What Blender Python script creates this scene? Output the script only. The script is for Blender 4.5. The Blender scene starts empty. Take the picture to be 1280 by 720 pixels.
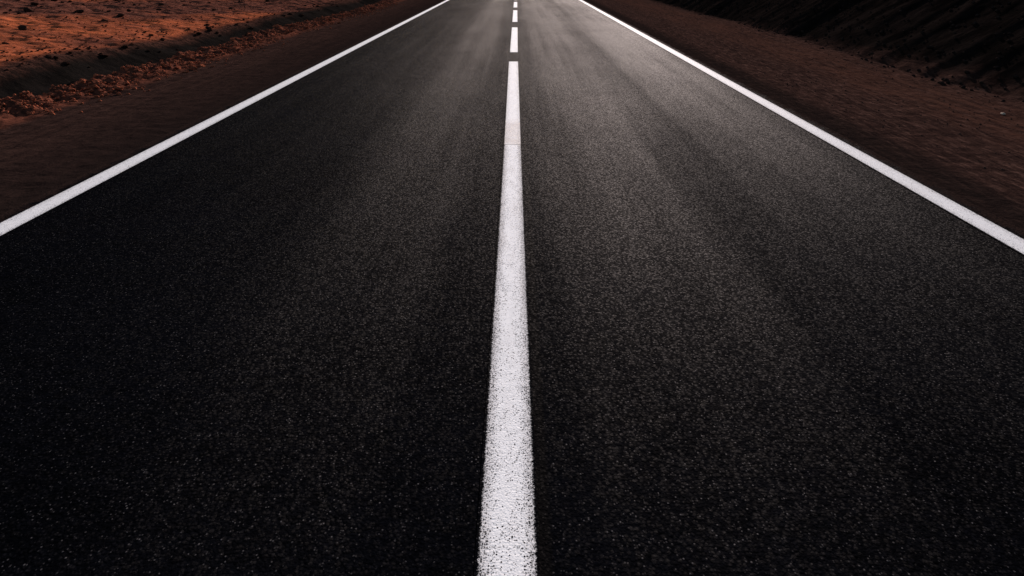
import bpy, bmesh, math, random
import numpy as np
from mathutils import Vector, Matrix

R = math.radians
random.seed(11)
S = bpy.context.scene
COL = S.collection

# ---------------------------------------------------------------- camera
H_CAM = 1.43
F_PX = 995.0
YH, VX = -44.0, 646.0                      # horizon row and vanishing column of the road
pitch = math.atan((360 - YH) / F_PX)
yaw = math.atan((VX - 640) * math.cos(pitch) / F_PX)
cd = bpy.data.cameras.new('camera')
cd.sensor_width = 36.0
cd.lens = 36.0 * F_PX / 1280.0
cd.clip_start, cd.clip_end = 0.05, 6000
cam = bpy.data.objects.new('camera', cd)
cam.location = (0.03, 0, H_CAM)
cam.rotation_euler = (math.pi / 2 - pitch, 0, yaw)
COL.objects.link(cam)
S.camera = cam

# ---------------------------------------------------------------- light
SUN_EL, SUN_AZ = 13.0, 9.0                 # azimuth clockwise from +Y
w = bpy.data.worlds.new('World'); S.world = w; w.use_nodes = True
nt = w.node_tree
bg = nt.nodes['Background']
sky = nt.nodes.new('ShaderNodeTexSky')
sky.sky_type = 'NISHITA'; sky.sun_disc = False
sky.sun_elevation = R(SUN_EL); sky.sun_rotation = R(SUN_AZ)
sky.air_density = 1.0; sky.dust_density = 1.2; sky.ozone_density = 1.0
nt.links.new(sky.outputs[0], bg.inputs[0]); bg.inputs[1].default_value = 0.05
sd = bpy.data.lights.new('sun', 'SUN')
sd.energy = 4.8; sd.angle = R(0.6); sd.color = (1.0, 0.83, 0.785)
sun = bpy.data.objects.new('sun', sd); COL.objects.link(sun)
sv = Vector((math.sin(R(SUN_AZ)) * math.cos(R(SUN_EL)), math.cos(R(SUN_AZ)) * math.cos(R(SUN_EL)), math.sin(R(SUN_EL))))
sun.rotation_euler = sv.to_track_quat('Z', 'Y').to_euler()
sun.location = (0, 0, 30)
S.view_settings.view_transform = 'Standard'
S.view_settings.look = 'None'
S.view_settings.gamma = 1
S.view_settings.use_curve_mapping = False
S.view_settings.exposure = 1.06

# ---------------------------------------------------------------- noise (numpy)
def _hash(ix, iy, seed):
    n = (ix.astype(np.int64) * 374761393 + iy.astype(np.int64) * 668265263 + seed * 982451653) & 0xFFFFFFFF
    n = ((n ^ (n >> 13)) * 1274126177) & 0xFFFFFFFF
    return ((n ^ (n >> 16)) & 0xFFFF) / 65535.0

def vnoise(x, y, seed=0):
    x = np.asarray(x, float); y = np.asarray(y, float)
    ix, iy = np.floor(x), np.floor(y)
    fx, fy = x - ix, y - iy
    fx = fx * fx * (3 - 2 * fx); fy = fy * fy * (3 - 2 * fy)
    a = _hash(ix, iy, seed); b = _hash(ix + 1, iy, seed)
    c = _hash(ix, iy + 1, seed); d = _hash(ix + 1, iy + 1, seed)
    return (a + (b - a) * fx) * (1 - fy) + (c + (d - c) * fx) * fy - 0.5

def fbm(x, y, seed=0, octaves=4, gain=0.5):
    x = np.asarray(x, float); y = np.asarray(y, float)
    t, amp = 0, 1.0
    for o in range(octaves):
        ca, sa = math.cos(o * 0.7), math.sin(o * 0.7)
        t = t + amp * vnoise((x * ca - y * sa) * 2 ** o, (x * sa + y * ca) * 2 ** o, seed + o * 17)
        amp *= gain
    return t

def sstep(a, b, x):
    t = np.clip((np.asarray(x, float) - a) / (b - a), 0, 1)
    return t * t * (3 - 2 * t)

# ---------------------------------------------------------------- lie of the land
ROAD_L, ROAD_R = -3.16, 2.98
BERM, DITCH, BANK, TOE = -4.90, -5.86, -7.40, 6.15   # where one strip of ground meets the next

def edge_wiggle(y, seed, a):
    y = np.asarray(y, float)
    return a * (1.6 * fbm(y * 0.11, y * 0 + 3.3, seed, 3) + 0.5 * fbm(y * 0.9, y * 0 + 1.7, seed + 5, 3))

def height(x, y):
    x = np.asarray(x, float); y = np.asarray(y, float)
    d = np.hypot(x, y)
    wl = edge_wiggle(y, 5, 0.28)
    wr = edge_wiggle(y, 9, 0.40)
    # left of the road
    xl = x - wl * sstep(-4.2, -5.2, x)
    z = -0.015 - 0.03 * sstep(ROAD_L, -5.0, x)
    crest = sstep(-4.75, -5.45, xl) * (1 - sstep(-5.62, -6.05, xl))
    z = z + crest * (0.035 + 0.03 * fbm(x * 2.2, y * 1.1, 21, 4) + 0.13 * fbm(x * 8, y * 6, 22, 4))
    z = z - 0.24 * sstep(-5.62, -6.2, xl) * (1 - sstep(-6.7, -7.6, xl))
    up = sstep(-6.8, -8.1, xl)
    ter = 0.06 + 0.055 * np.clip(-7.6 - x, 0, 60) + 0.22 * fbm(x * 0.16, y * 0.16, 31, 4) + 0.10 * fbm(x * 0.9, y * 0.9, 33, 4)
    ter = ter + np.clip(-x - 60, 0, 600) * 0.05 + 6 * fbm(x * .012, y * .012, 35, 3) * sstep(40, 160, -x)
    z = z + up * ter + up * 0.045 * fbm(x * 4.5, y * 4.5, 37, 3)
    # right of the road
    xr = x - wr
    z = np.where(x > ROAD_R - .5, -0.015 - 0.05 * sstep(ROAD_R, 6.2, x) + 0.05 * sstep(3.6, 4.6, x) * fbm(x * 1.3, y * 0.35, 41, 4), z)
    hill = np.clip(xr - 6.15, 0, 16)
    hz = hill * 0.62 - 0.30 * np.clip(xr - 14.0, 0, 8.15)
    gul = np.abs(fbm(x * 0.35 + y * 0.30, y * 0.55 - x * 0.1, 43, 4)) * 1.6
    rough = 0.30 * fbm(x * 1.4, y * 1.1, 45, 4) + 0.12 * fbm(x * 4.2, y * 4.2, 47, 3)
    z = z + np.where(x > 4.6, (hz + sstep(6.2, 9.0, xr) * (-gul * 0.10 + rough * .42)), 0)
    # soil grain everywhere off the asphalt
    near = sstep(ROAD_L, ROAD_L - .25, x) + sstep(ROAD_R, ROAD_R + .25, x)
    z = z + near * 0.012 * fbm(x * 9, y * 9, 51, 3)
    # a little lower than the asphalt under the road's edge
    return z

# ---------------------------------------------------------------- mesh builders
def obj(name, me, mat=None, parent=None, kind=None, label=None, cat=None, group=None):
    o = bpy.data.objects.new(name, me); COL.objects.link(o)
    if mat and me is not None: me.materials.append(mat)
    if parent: o.parent = parent
    for k, v in (('kind', kind), ('label', label), ('category', cat), ('group', group)):
        if v: o[k] = v
    return o

def grid_mesh(name, X, Y, Z, smooth=True):
    n, m = X.shape
    co = np.stack([X, Y, Z], -1).reshape(-1, 3).astype(np.float32)
    i = np.arange(n * m).reshape(n, m)
    q = np.stack([i[:-1, :-1], i[:-1, 1:], i[1:, 1:], i[1:, :-1]], -1).reshape(-1, 4).astype(np.int32)
    me = bpy.data.meshes.new(name)
    me.vertices.add(len(co)); me.vertices.foreach_set('co', co.ravel())
    me.loops.add(q.size); me.loops.foreach_set('vertex_index', q.ravel())
    me.polygons.add(len(q))
    me.polygons.foreach_set('loop_start', np.arange(0, q.size, 4, dtype=np.int32))
    me.polygons.foreach_set('loop_total', np.full(len(q), 4, dtype=np.int32))
    me.polygons.foreach_set('use_smooth', np.full(len(q), smooth, dtype=bool))
    me.update(calc_edges=True)
    return me

def steps(a, b, f):
    out = [a]
    while out[-1] < b:
        out.append(out[-1] + f(out[-1]))
    out[-1] = b
    return np.array(out)

def ysamples(fine):
    back = -steps(3.0, 300, lambda t: max(.5, t * .15))[::-1] + 3 + 3.0   # behind the camera
    front = steps(3.0, 2500, lambda t: fine if t < 44 else max(fine, (t - 44) * .08 + fine))
    return np.unique(np.concatenate([back, front]))

def strip(name, xa, xb, nx, mat, kind, label, cat, wa=None, wb=None, far=None):
    """a strip of ground from boundary a to boundary b; wa, wb = (seed, amplitude) of the boundary's wander"""
    ys = ysamples(.055)      # the same rows in every strip, so that neighbours meet without a crack
    fa = xa + (edge_wiggle(ys, *wa) if wa else 0 * ys)
    fb = xb + (edge_wiggle(ys, *wb) if wb else 0 * ys)
    t = np.linspace(0, 1, nx) if far is None else far
    X = fa[:, None] + (fb - fa)[:, None] * t[None, :]
    Y = np.repeat(ys[:, None], X.shape[1], 1)
    return obj(name, grid_mesh(name, X, Y, height(X, Y)), mat, kind=kind, label=label, cat=cat)

# ---------------------------------------------------------------- shader helpers
class NT:
    def __init__(s, name):
        s.m = bpy.data.materials.new(name); s.m.use_nodes = True
        s.t = s.m.node_tree; s.t.nodes.clear()
        s.out = s.n('ShaderNodeOutputMaterial')
        s.pos = s.n('ShaderNodeNewGeometry').outputs['Position']
        sp = s.n('ShaderNodeSeparateXYZ'); s.l(s.pos, sp.inputs[0])
        s.x, s.y, s.z = sp.outputs
    def n(s, t): return s.t.nodes.new(t)
    def l(s, a, b): s.t.links.new(a, b)
    def put(s, v, sock):
        if hasattr(v, 'links'): s.l(v, sock)
        else: sock.default_value = v
    def math(s, op, a, b=0.0, c=0.0, clamp=False):
        n = s.n('ShaderNodeMath'); n.operation = op; n.use_clamp = clamp
        for k, v in enumerate((a, b, c)): s.put(v, n.inputs[k])
        return n.outputs[0]
    def mapr(s, v, a, b, c=0.0, d=1.0, smooth=True):
        n = s.n('ShaderNodeMapRange'); n.interpolation_type = 'SMOOTHSTEP' if smooth else 'LINEAR'
        s.put(v, n.inputs[0])
        for k, u in enumerate((a, b, c, d)): n.inputs[k + 1].default_value = u
        return n.outputs[0]
    def scaled(s, sc):
        n = s.n('ShaderNodeVectorMath'); n.operation = 'MULTIPLY'
        s.l(s.pos, n.inputs[0]); n.inputs[1].default_value = sc
        return n.outputs[0]
    def noise(s, scale, detail=4, rough=0.55, vec=None, stretch=None):
        n = s.n('ShaderNodeTexNoise')
        s.l(s.scaled(stretch) if stretch else (vec or s.pos), n.inputs['Vector'])
        n.inputs['Scale'].default_value = scale; n.inputs['Detail'].default_value = detail
        n.inputs['Roughness'].default_value = rough
        return n.outputs['Fac']
    def voro(s, scale, feature='F1', stretch=None):
        n = s.n('ShaderNodeTexVoronoi'); n.feature = feature
        s.l(s.scaled(stretch) if stretch else s.pos, n.inputs['Vector']); n.inputs['Scale'].default_value = scale
        return n
    def mix(s, f, a, b):
        n = s.n('ShaderNodeMix'); n.data_type = 'RGBA'
        s.put(f, n.inputs[0])
        for v, k in ((a, 6), (b, 7)):
            if isinstance(v, tuple): v = (*v, 1.0) if len(v) == 3 else v
            s.put(v, n.inputs[k])
        return n.outputs[2]
    def curve(s, v, pts, lo, hi):
        """piecewise curve of v over [lo, hi]"""
        n = s.n('ShaderNodeFloatCurve')
        s.l(s.mapr(v, lo, hi, smooth=False), n.inputs['Value'])
        c = n.mapping.curves[0]
        pts = [((px - lo) / (hi - lo), py) for px, py in pts]
        c.points[0].location = pts[0]; c.points[-1].location = pts[-1]
        for p in pts[1:-1]: c.points.new(*p)
        n.mapping.update()
        return n.outputs[0]
    def bump(s, h, strength, dist, normal=None):
        n = s.n('ShaderNodeBump'); n.inputs['Strength'].default_value = strength; n.inputs['Distance'].default_value = dist
        s.l(h, n.inputs['Height'])
        if normal: s.l(normal, n.inputs['Normal'])
        return n.outputs[0]
    def bsdf(s, col, rough, spec, normal=None, tint=None):
        n = s.n('ShaderNodeBsdfPrincipled')
        if isinstance(col, tuple): col = (*col, 1.0)
        s.put(col, n.inputs['Base Color']); s.put(rough, n.inputs['Roughness']); s.put(spec, n.inputs['Specular IOR Level'])
        if normal: s.l(normal, n.inputs['Normal'])
        if tint: n.inputs['Specular Tint'].default_value = (*tint, 1)
        return n.outputs[0]
    def done(s, sh):
        s.l(sh, s.out.inputs['Surface']); return s.m

# ---------------------------------------------------------------- asphalt
SPEC = 0.0058
def asphalt_shader(k):
    v1 = k.voro(150, stretch=(1, .75, 1)); v2 = k.voro(98, stretch=(1, .65, 1))
    c1 = k.n('ShaderNodeSeparateColor'); k.l(v1.outputs['Color'], c1.inputs[0])
    c2 = k.n('ShaderNodeSeparateColor'); k.l(v2.outputs['Color'], c2.inputs[0])
    grit = k.noise(70, 3, 0.6, stretch=(1, .7, 1))
    mid = k.noise(16, 4, 0.65)
    wide = k.noise(0.8, 4, 0.6)
    # stones showing through the binder: few pale ones, many dull ones
    pale = k.math('MULTIPLY', k.mapr(c1.outputs[0], 0.84, 0.97), k.mapr(v1.outputs['Distance'], 0.55, 0.15))
    dull = k.math('MULTIPLY', k.mapr(c2.outputs[0], 0.45, 0.95), k.mapr(v2.outputs['Distance'], 0.6, 0.2))
    base = k.mix(k.mapr(k.math('ADD', k.math('MULTIPLY', mid, .5), k.math('MULTIPLY', wide, .5)), 0.35, 0.65), (0.0006, 0.0008, 0.0014), (0.0017, 0.0021, 0.0034))
    base = k.mix(k.math('MULTIPLY', dull, 0.7), base, (0.0048, 0.0050, 0.0066))
    base = k.mix(k.math('MULTIPLY', pale, k.mapr(grit, 0.4, 0.62)), base, (0.055, 0.055, 0.060))
    # wheel tracks polish the stones, the strip between stays dull
    polish = k.curve(k.x, [(-3.3, .12), (-3.05, .16), (-2.8, .24), (-1.9, .34), (-1.25, .52), (-.80, .98), (-.45, .84), (-.18, .52), (0.12, .56),
                           (.45, .82), (.85, .90), (1.15, .80), (1.42, .60), (1.75, .80), (2.15, .95), (2.5, .95), (2.72, .80), (2.87, .35), (3.05, .15)], -3.3, 3.05)
    streak = k.noise(1.0, 5, 0.6, stretch=(5.0, 0.09, 1.0))
    cloud = k.noise(0.5, 3, 0.6, stretch=(1.6, 0.5, 1.0))
    pol = k.math('MULTIPLY', polish, k.math('MULTIPLY', k.mapr(streak, .25, .75, .74, 1.22), k.mapr(cloud, .25, .75, .8, 1.2)))
    seal = k.math('MULTIPLY', k.mapr(k.x, 0.085, 0.095), k.mapr(k.x, 0.135, 0.115))     # smooth bitumen along the joint beside the centre line
    base = k.mix(k.math('MULTIPLY', seal, 0.85), base, (0.0035, 0.0033, 0.0034))
    h = k.math('ADD', k.math('MULTIPLY', v1.outputs['Distance'], -0.5), k.math('MULTIPLY', v2.outputs['Distance'], -0.8))
    h = k.math('ADD', h, k.math('MULTIPLY', grit, 0.9))
    nrm = k.bump(h, 0.55, 0.004)
    # each stone's face catches the light differently
    facet = k.math('ADD', k.math('MULTIPLY', k.mapr(c2.outputs[1], .25, 1.0), k.mapr(v2.outputs['Distance'], .75, .25, .2, 2.1)), .22)
    facet = k.math('ADD', facet, k.math('MULTIPLY', pale, 6.0))
    spec = k.math('MULTIPLY', pol, k.math('MULTIPLY', facet, k.mapr(grit, .3, .7, .55, 1.25)))
    spec = k.math('MULTIPLY', spec, SPEC)
    rough = k.mapr(pol, .2, 1.0, 0.86, 0.80)
    # grit and soil washed over the ragged edge of the pavement
    side = k.math('ADD', k.math('ABSOLUTE', k.math('SUBTRACT', k.x, (ROAD_L + ROAD_R) / 2)), k.math('MULTIPLY', k.math('SUBTRACT', k.noise(6, 5, .7), .5), .30))
    spill = k.mapr(side, (ROAD_R - ROAD_L) / 2 - .12, (ROAD_R - ROAD_L) / 2 - .01)
    base = k.mix(spill, base, k.mix(k.mapr(grit, .35, .65), (.010, .0075, .007), (.026, .016, .0135)))
    spec = k.math('MULTIPLY', spec, k.math('SUBTRACT', 1.0, spill))
    return k.bsdf(base, rough, spec, nrm, (1.0, .78, .79))

k = NT('asphalt'); M_ASPHALT = k.done(asphalt_shader(k))

def paint(name, x0, x1, wear, dirt=None, seam=None, taper=None, tone=1.0):
    """road paint; x0..x1 is the painted width, worn most along both edges"""
    k = NT(name)
    half = (x1 - x0) / 2; mid = (x0 + x1) / 2
    if taper:                              # the painter's line narrows and drifts a little along this stretch
        ya, yb, xa, xb = taper
        mid = k.mapr(k.y, ya, yb, mid, (xa + xb) / 2, smooth=False)
        half = k.mapr(k.y, ya, yb, half, (xb - xa) / 2, smooth=False)
    u = k.math('DIVIDE', k.math('ABSOLUTE', k.math('SUBTRACT', k.x, mid)), half)      # 0 centre, 1 edge
    v = k.voro(150, stretch=(1, .75, 1)); v2 = k.voro(250, stretch=(1, .75, 1))
    c = k.n('ShaderNodeSeparateColor'); k.l(v.outputs['Color'], c.inputs[0])
    c2 = k.n('ShaderNodeSeparateColor'); k.l(v2.outputs['Color'], c2.inputs[0])
    patch = k.noise(9, 3, .6, stretch=(2.0, .5, 1))
    dens = k.math('ADD', k.math('MULTIPLY', k.math('POWER', u, 2.6), .42 * wear), k.math('MULTIPLY', k.mapr(patch, .35, .75), .16 * wear))
    hole = k.math('MULTIPLY', k.math('LESS_THAN', c.outputs[0], dens), k.mapr(v.outputs['Distance'], .52, .30))
    dens2 = k.math('MULTIPLY', dens, 1.9)
    hole2 = k.math('MULTIPLY', k.math('LESS_THAN', c2.outputs[1], dens2), k.mapr(v2.outputs['Distance'], .65, .35, 0, .8))
    # ragged rim
    rim = k.math('ADD', u, k.math('MULTIPLY', k.math('SUBTRACT', k.noise(130, 3, .7), .5), .34 * wear))
    gone = k.mapr(rim, 0.97, 1.05)
    mask = k.math('MAXIMUM', k.math('MAXIMUM', hole, hole2), gone, clamp=True)
    col = k.mix(k.mapr(k.noise(30, 5, .7), .3, .7), tuple(tone * v for v in (.86, .90, .925)), tuple(tone * v for v in (.75, .79, .815)))
    col = k.mix(k.mapr(k.noise(4, 4, .6, stretch=(3, .4, 1)), .5, .8, 0, .35), col, (0.55, 0.53, 0.52))
    col = k.mix(k.mapr(u, .45, 1.0, 0, .45 * wear), col, (0.42, 0.41, 0.41))       # tyre grime works in from both rims
    if dirt:                               # a patched length with road film on it
        dm = k.math('MULTIPLY', k.mapr(k.y, dirt[0] - .2, dirt[0] + .1), k.mapr(k.y, dirt[1] + .25, dirt[1] - .25))
        col = k.mix(k.math('MULTIPLY', dm, k.mapr(k.noise(5, 4, .6), .3, .7, .35, .75)), col, (0.60, 0.565, 0.535))
    if seam is not None:
        s_ = k.mapr(k.math('ABSOLUTE', k.math('SUBTRACT', k.math('ADD', k.y, k.math('MULTIPLY', k.noise(30, 2), .03)), seam + .015)), .035, .0)
        col = k.mix(k.math('MULTIPLY', s_, .75), col, (0.10, 0.09, 0.085))
    nrm = k.bump(k.math('ADD', k.math('MULTIPLY', v.outputs['Distance'], -1.0), k.noise(120, 3, .6)), .35, .002)
    p = k.bsdf(col, 0.8, 0.01, nrm)
    ms = k.n('ShaderNodeMixShader'); k.l(mask, ms.inputs[0]); k.l(p, ms.inputs[1]); k.l(asphalt_shader(k), ms.inputs[2])
    return k.done(ms.outputs[0])

# ---------------------------------------------------------------- soil of every kind, laid out across the road
def soil_material():
    k = NT('desert_soil')
    warp = k.math('MULTIPLY', k.math('SUBTRACT', k.noise(0.9, 5, .6), .5), .9)
    warp = k.math('ADD', warp, k.math('MULTIPLY', k.math('SUBTRACT', k.noise(5, 4, .6), .5), .5))
    x = k.math('ADD', k.x, warp)
    x2 = k.math('ADD', k.x, k.math('MULTIPLY', warp, .45))
    big = k.noise(.16, 5, .6); med = k.noise(1.5, 5, .62); fin = k.noise(14, 4, .65); grain = k.noise(70, 3, .7)
    speck = k.voro(38)
    cs = k.n('ShaderNodeSeparateColor'); k.l(speck.outputs['Color'], cs.inputs[0])
    # red sand
    red = k.mix(k.mapr(med, .3, .7), (.39, .105, .043), (.29, .079, .037))
    red = k.mix(k.mapr(big, .50, .66), red, (.120, .042, .027))
    rub = k.math('ADD', k.math('ADD', k.math('MULTIPLY', k.x, -.6), k.math('MULTIPLY', k.y, .4)), k.math('MULTIPLY', k.noise(.7, 5, .65), 5.0))
    red = k.mix(k.math('MULTIPLY', k.mapr(rub, 16.9, 18.6), k.mapr(rub, 24, 21)), red, k.mix(k.mapr(fin, .35, .65), (.145, .052, .034), (.06, .027, .021)))
    red = k.mix(k.mapr(fin, .56, .74, 0, .8), red, (.075, .024, .015))
    red = k.mix(k.mapr(k.noise(3.2, 5, .7), .56, .72, 0, .7), red, (.085, .030, .019))
    red = k.mix(k.math('MULTIPLY', k.math('GREATER_THAN', cs.outputs[0], .985), .6), red, (.30, .17, .12))
    # brown shoulder soil, drawn out along the road by traffic and grading
    st = k.noise(1.0, 6, .65, stretch=(9.0, .35, 1.0))
    sho = k.mix(k.mapr(st, .3, .7), (.018, .0105, .0092), (.038, .0205, .0165))
    sho = k.mix(k.mapr(fin, .5, .75, 0, .7), sho, (.016, .0095, .0085))
    sho = k.mix(k.mapr(grain, .56, .72, 0, .6), sho, (.095, .056, .046))
    fleck = k.noise(1.0, 4, .7, stretch=(22.0, 3.0, 1.0))
    fl = k.mapr(k.x, -1, 1, .25, .75)
    sho = k.mix(k.math('MULTIPLY', k.mapr(fleck, .52, .64, 0, .8), fl), sho, (.085, .048, .038))
    sho = k.mix(k.math('MULTIPLY', k.mapr(fleck, .48, .38, 0, .8), fl), sho, (.010, .0062, .0057))
    warmth = k.math('MULTIPLY', k.mapr(x2, 4.0, 4.9), k.mapr(x2, 6.3, 5.2))
    sho = k.mix(k.math('MULTIPLY', warmth, k.mapr(st, .35, .65, .1, .5)), sho, (.062, .028, .019))
    sho = k.mix(k.mapr(k.math('ABSOLUTE', k.x), 3.15, 3.55, .75, 0), sho, (.008, .0065, .0062))   # asphalt crumbs along the pavement's edge
    sho = k.mix(k.math('MULTIPLY', k.mapr(x2, -4.7, -3.5, .1, .72), k.mapr(k.x, 0, -1)), sho, (.0135, .0092, .0083))     # left shoulder soil, darker towards the lane
    # dark ground in the ditch
    ditch_ground = k.mix(k.mapr(med, .3, .7), (.0045, .004, .0037), (.010, .0085, .0078))
    ditch_ground = k.mix(k.mapr(fin, .55, .75, 0, .5), ditch_ground, (.024, .017, .014))
    # brown rubbly foot of the bank
    foot = k.mix(k.mapr(fin, .35, .65), (.058, .027, .020), (.012, .008, .007))
    # clods of the berm
    berm = k.mix(k.mapr(fin, .35, .68), (.135, .047, .029), (.034, .014, .0105))
    berm = k.mix(k.mapr(med, .45, .65, 0, .7), berm, (.07, .027, .019))
    # dark lava slope
    lava = k.mix(k.mapr(k.noise(2.2, 6, .65), .35, .68), (.0036, .0029, .0027), (.0090, .0068, .0062))
    lava = k.mix(k.mapr(fin, .62, .8, 0, .5), lava, (.016, .012, .011))
    x3 = k.math('SUBTRACT', k.math('ADD', k.x, k.math('MULTIPLY', warp, .35)), k.math('MULTIPLY', k.math('SUBTRACT', k.noise(.11, 2, .5), .5), .5))
    c = k.mix(k.mapr(x3, -7.85, -7.45), red, foot)
    c = k.mix(k.mapr(x3, -7.45, -7.15), c, ditch_ground)
    c = k.mix(k.mapr(x2, -5.92, -5.78), c, berm)
    c = k.mix(k.mapr(x2, -5.15, -4.85), c, sho)
    c = k.mix(k.mapr(x2, 5.95, 6.4), c, lava)
    h = k.math('ADD', k.math('MULTIPLY', fin, 1.0), k.math('MULTIPLY', grain, .35))
    h = k.math('ADD', h, k.math('MULTIPLY', k.noise(4, 4, .6), 1.6))
    nrm = k.bump(h, .5, .024)
    return k.done(k.bsdf(c, 1.0, 0.0, nrm))

M_SOIL = soil_material()

# ---------------------------------------------------------------- the ground, strip by strip
far = np.concatenate([np.linspace(0, 1, 330)[:-1] * 22 / 1500, 1 - (1 - np.linspace(0, 1, 60) ** 2.2) * (1 - 22 / 1500)])
W5, W9 = (5, 0.28), (9, 0.40)
strip('ground', BANK, -1507, 0, M_SOIL, 'structure', 'rust red sandy desert ground rising beyond the ditch', 'ground', wa=W5, far=far)
strip('ditch', BANK, DITCH, 36, M_SOIL, 'structure', 'shallow dark ditch between red desert and clod ridge', 'ditch', W5, W5)
strip('berm', DITCH, BERM, 46, M_SOIL, 'structure', 'low ridge of rust red clods along the left road shoulder', 'earth ridge', W5, W5)
strip('shoulder', BERM, ROAD_L + .05, 60, M_SOIL, 'structure', 'smooth dark brown dirt shoulder between clod ridge and white edge line', 'road shoulder', wa=W5)
strip('shoulder', ROAD_R - .05, TOE, 70, M_SOIL, 'structure', 'streaky brown dirt shoulder below the black lava slope', 'road shoulder', wb=W9)
far = np.concatenate([np.linspace(0, 1, 160)[:-1] * 16 / 1500, 1 - (1 - np.linspace(0, 1, 40) ** 2.2) * (1 - 16 / 1500)])
strip('hillside', TOE, 1506, 0, M_SOIL, 'structure', 'black rocky lava slope climbing beside the right road shoulder', 'hillside', wa=W9, far=far)

# ---------------------------------------------------------------- the road and its painted lines
def slab(name, x0, x1, y0, y1, z0, z1, mat, parent=None, **kw):
    ys = [y0]
    while ys[-1] < y1:
        ys.append(min(y1, ys[-1] + max(1.5, abs(ys[-1]) * .2)))
    bm = bmesh.new(); rows = []
    for y in ys:
        rows.append([bm.verts.new(p) for p in ((x0, y, z0), (x0, y, z1), (x1, y, z1), (x1, y, z0))])
    for a, b in zip(rows, rows[1:]):
        for i in range(3):
            bm.faces.new((a[i], b[i], b[i + 1], a[i + 1]))
    bm.faces.new(rows[0]); bm.faces.new(rows[-1][::-1])
    bmesh.ops.recalc_face_normals(bm, faces=bm.faces)
    me = bpy.data.meshes.new(name); bm.to_mesh(me); bm.free()
    return obj(name, me, mat, parent, **kw)

ROAD_END = 2400
road = slab('road', ROAD_L, ROAD_R, -200, ROAD_END, -0.25, 0.0, M_ASPHALT, kind='structure',
            label='straight black asphalt road with white edge lines and broken centre line', cat='road')
e = .012                                   # the mesh is a little wider than the paint so that its rim can be ragged
LX0, LX1, RX0, RX1 = -3.045, -2.902, 2.730, 2.873
slab('edge_line', LX0 - e, LX1 + e, -200, ROAD_END, .0008, .004, paint('edge_paint', LX0, LX1, .5, tone=.86), road)
slab('edge_line', RX0 - e, RX1 + e, -200, ROAD_END, .0008, .004, paint('edge_paint', RX0, RX1, .5, tone=.86), road)
def dist(row):                             # distance along the road of a row of the photograph
    zc = F_PX * H_CAM / (math.cos(pitch) * (row - YH))
    return (zc - H_CAM * math.sin(pitch)) / math.cos(pitch)
SEAM, DASH = dist(181.5), dist(77.2)
m_near = paint('worn_centre_paint', -.0635, .0815, 1.0, taper=(1.6, SEAM, -.070, .064))
m_mid = paint('patched_centre_paint', -.072, .065, .45, dirt=(SEAM, dist(152)), seam=SEAM, taper=(SEAM, DASH, -.090, .051))
m_dash = paint('centre_paint', -.086, .050, .3)
def quad_slab(name, st, mat, parent, **kw):   # stations: (y, left, right)
    bm = bmesh.new(); rows = []
    for y, a_, b_ in st:
        rows.append([bm.verts.new(p) for p in ((a_ - e, y, .0008), (a_ - e, y, .004), (b_ + e, y, .004), (b_ + e, y, .0008))])
    for a_, b_ in zip(rows, rows[1:]):
        for i in range(3): bm.faces.new((a_[i], b_[i], b_[i + 1], a_[i + 1]))
    bm.faces.new(rows[0]); bm.faces.new(rows[-1][::-1])
    bmesh.ops.recalc_face_normals(bm, faces=bm.faces)
    me = bpy.data.meshes.new(name); bm.to_mesh(me); bm.free()
    return obj(name, me, mat, parent, **kw)
quad_slab('centre_line', [(-60, -.0635, .0815), (1.6, -.0635, .0815), (SEAM, -.070, .064)], m_near, road, label='near stretch of centre line, speckled with wear')
quad_slab('centre_line', [(SEAM + .006, -.072, .065), (DASH, -.090, .051)], m_mid, road, label='smoother stretch of centre line beyond the dark seam')
for ra, rb in ((65.4, 34.4), (27.5, 12.9), (9.4, 2.5), (0.1, -3.6)):
    quad_slab('centre_dash', [(dist(ra), -.086, .050), (dist(rb), -.086, .050)], m_dash, road)

# ---------------------------------------------------------------- stones and clods
def stone_mesh(name, seed, sub=2, flat=.6, jag=.10):
    rr = random.Random(seed)
    bm = bmesh.new(); bmesh.ops.create_icosphere(bm, subdivisions=sub, radius=1)
    cuts = [(Vector((rr.gauss(0, 1), rr.gauss(0, 1), rr.gauss(0, 1))).normalized(), rr.uniform(.55, .85)) for _ in range(9)]
    sx, sy = rr.uniform(.8, 1.2), rr.uniform(.8, 1.2)
    for v in bm.verts:
        p = v.co.copy()
        for n, d in cuts:                  # break flat faces into it
            q = p.dot(n)
            if q > d: p -= n * (q - d) * .85
        p *= 1 + jag * (rr.random() - .5)
        v.co = Vector((p.x * sx, p.y * sy, p.z * flat))
    me = bpy.data.meshes.new(name); bm.to_mesh(me); bm.free()
    return me

def rock_mat(name, a, b, pale=None):
    k = NT(name)
    oi = k.n('ShaderNodeObjectInfo').outputs['Random']
    c = k.mix(k.mapr(k.noise(22, 5, .65), .3, .7), a, b)
    c = k.mix(k.mapr(oi, 0, 1, 0, .7, smooth=False), c, tuple(.45 * v for v in b))
    return k.done(k.bsdf(c, 1.0, 0.0, k.bump(k.noise(60, 4, .7), .6, .012)))

M_CLOD = rock_mat('red_clod', (.34, .105, .056), (.17, .054, .031))
M_DARK = rock_mat('dark_stone', (.055, .027, .019), (.020, .012, .010))
M_PALE = rock_mat('pale_stone', (.62, .52, .42), (.45, .36, .29))

def zat(x, y): return float(height(np.array([x]), np.array([y]))[0])

CLODS = [stone_mesh('clod', i + 1, 3, .62, .24) for i in range(8)]
STONES = [stone_mesh('stone', i + 40, 2, .62) for i in range(8)]
for m in CLODS: m.materials.append(M_CLOD)
for m in STONES: m.materials.append(M_DARK)

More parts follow.
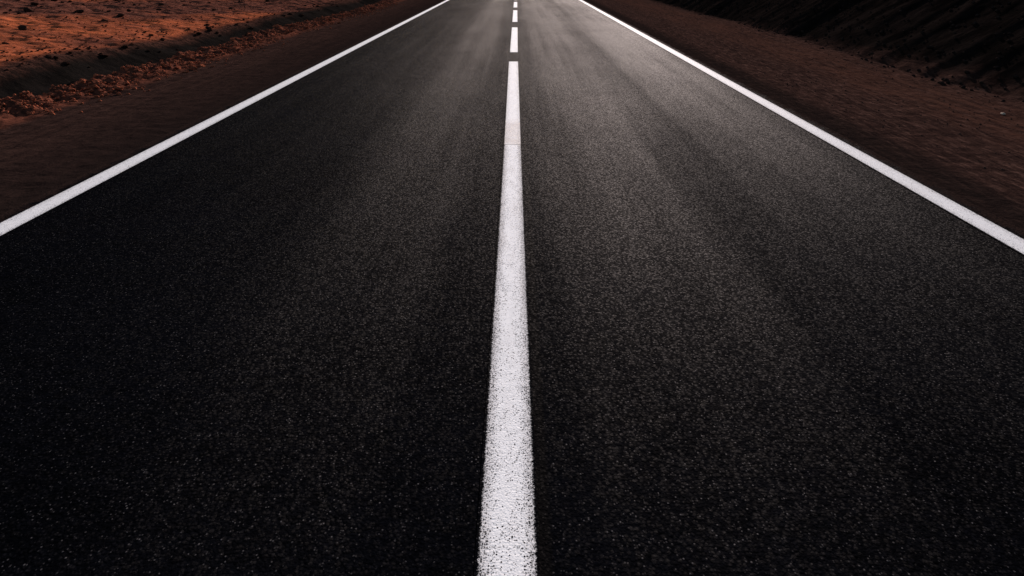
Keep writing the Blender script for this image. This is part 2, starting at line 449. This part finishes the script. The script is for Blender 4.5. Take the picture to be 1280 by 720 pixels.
def place(name, me, x, y, r, label, group, sink=.3):
    o = bpy.data.objects.new(name, me); COL.objects.link(o)
    o.location = (x, y, zat(x, y) + r * (.55 - sink))
    o.rotation_euler = (random.uniform(-.25, .25), random.uniform(-.25, .25), random.uniform(0, 6.28))
    o.scale = (r * random.uniform(.8, 1.25), r * random.uniform(.8, 1.25), r * random.uniform(.7, 1.0))
    o['label'] = label; o['category'] = 'clod' if name == 'clod' else 'stone'
    if group: o['group'] = group
    return o

def rnd(a, b): return random.uniform(a, b)
def wig(y): return float(edge_wiggle(np.array([y]), 5, .28)[0])
for i in range(170):                       # the larger clods of the ridge
    y = rnd(9.5, 30) if i > 25 else rnd(9.5, 15)
    place('clod', random.choice(CLODS), random.gauss(-5.36, .24) + wig(y), y, random.choice((.025, .03, .04, .05, .06)),
          'rust red clod of earth on the low ridge by the ditch', 'clods on the roadside ridge')
for i in range(60):                        # the bank beyond the ditch
    y = rnd(11, 34)
    place('stone', random.choice(STONES), random.gauss(-7.55, .35) + wig(y), y, random.choice((.03, .04, .05, .07)),
          'small dark stone on the bank at the far side of the ditch', 'dark stones along the ditch bank')
for i in range(120):                       # out on the sand
    y = rnd(14, 40); x = -rnd(9, 9 + y * .55)
    place('stone', random.choice(STONES), x, y, random.choice((.04, .05, .06, .08, .11)),
          'dark stone scattered on the open red sand', 'dark stones on the red desert')

for i in range(45):                        # the dark rubbly patch far up the sand
    x = -rnd(10.5, 15); y = rnd(20, 30)
    place('stone', random.choice(STONES), x, y, random.choice((.03, .04, .06)),
          'small dark stone on the brown rubbly patch high on the sand', 'stones of the rubbly patch')

# small loose crumbs nobody could count
def crumbs(name, pts, mat, seed, label, cat):
    rr = random.Random(seed)
    tmp = [bmesh.new() for _ in range(5)]
    vs, fs = [], []
    shapes = []
    for t in range(5):
        b = tmp[t]; bmesh.ops.create_icosphere(b, subdivisions=1, radius=1)
        pv = [Vector((v.co.x * rr.uniform(.7, 1.2), v.co.y * rr.uniform(.7, 1.2), v.co.z * rr.uniform(.5, .8))) for v in b.verts]
        b.verts.index_update()
        shapes.append((pv, [[v.index for v in f.verts] for f in b.faces])); b.free()
    zs = height(np.array([p[0] for p in pts]), np.array([p[1] for p in pts]))
    for (x, y, r), z in zip(pts, zs):
        pv, pf = rr.choice(shapes); a = rr.uniform(0, 6.28); ca, sa = math.cos(a), math.sin(a)
        o = len(vs); z = float(z) + r * .25
        vs += [(x + (p.x * ca - p.y * sa) * r, y + (p.x * sa + p.y * ca) * r, z + p.z * r) for p in pv]
        fs += [[i + o for i in f] for f in pf]
    me = bpy.data.meshes.new(name); me.from_pydata(vs, [], fs); me.update()
    return obj(name, me, mat, kind='stuff', label=label, cat=cat)

pts = []
for i in range(3600):
    y = 8.5 + 26 * random.random() ** 1.3
    pts.append((random.gauss(-5.38, .28) + wig(y), y, random.choice((.012, .016, .022, .03))))
crumbs('rubble', pts, M_CLOD, 3, 'small red crumbs of earth strewn over the roadside ridge', 'rubble')
pts = []
for i in range(1900):
    y = 10 + 28 * random.random() ** 1.2
    pts.append((-7.4 - abs(random.gauss(0, 1.0)) * (1 + y * .12) + wig(y), y, random.choice((.012, .018, .025))))
crumbs('gravel', pts, rock_mat('desert_gravel', (.12, .042, .026), (.05, .022, .016)), 4, 'fine brown gravel scattered over the red sand', 'gravel')
pts = []
for i in range(900):
    y = 5 + 27 * random.random() ** 1.2
    pts.append((rnd(3.5, 5.7), y, random.choice((.005, .006, .008, .011))))
crumbs('gravel', pts, rock_mat('shoulder_gravel', (.11, .068, .055), (.06, .036, .029)), 5, 'fine brown gravel scattered on the right road shoulder', 'gravel')

BIG = ((-12.55, 21.62), (-11.55, 22.24))
# two larger dark stones out on the sand, one pale stone by the lava slope
place('stone', STONES[2], BIG[0][0], BIG[0][1], .13, 'larger black stone on the dark rubbly patch of red sand, the bigger one', None)
place('stone', STONES[5], BIG[1][0], BIG[1][1], .11, 'larger black stone on open red sand beside the dark rubbly patch', None)
pale = stone_mesh('pale_stone', 77, 2, .38); pale.materials.append(M_PALE)
place('stone', pale, 5.30, dist(134), .03, 'single pale stone on the brown shoulder by the black lava slope', None)

pts = []
for i in range(1500):
    y = 6 + 32 * random.random() ** 1.2
    pts.append((6.2 + float(edge_wiggle(np.array([y]), 9, .40)[0]) + abs(random.gauss(0, 1.6)) - .25, y, random.choice((.012, .018, .025, .035))))
crumbs('rubble', pts, rock_mat('lava_rubble', (.040, .027, .023), (.018, .013, .0115)), 6, 'dark lava rubble lying over the foot of the black slope', 'rubble')
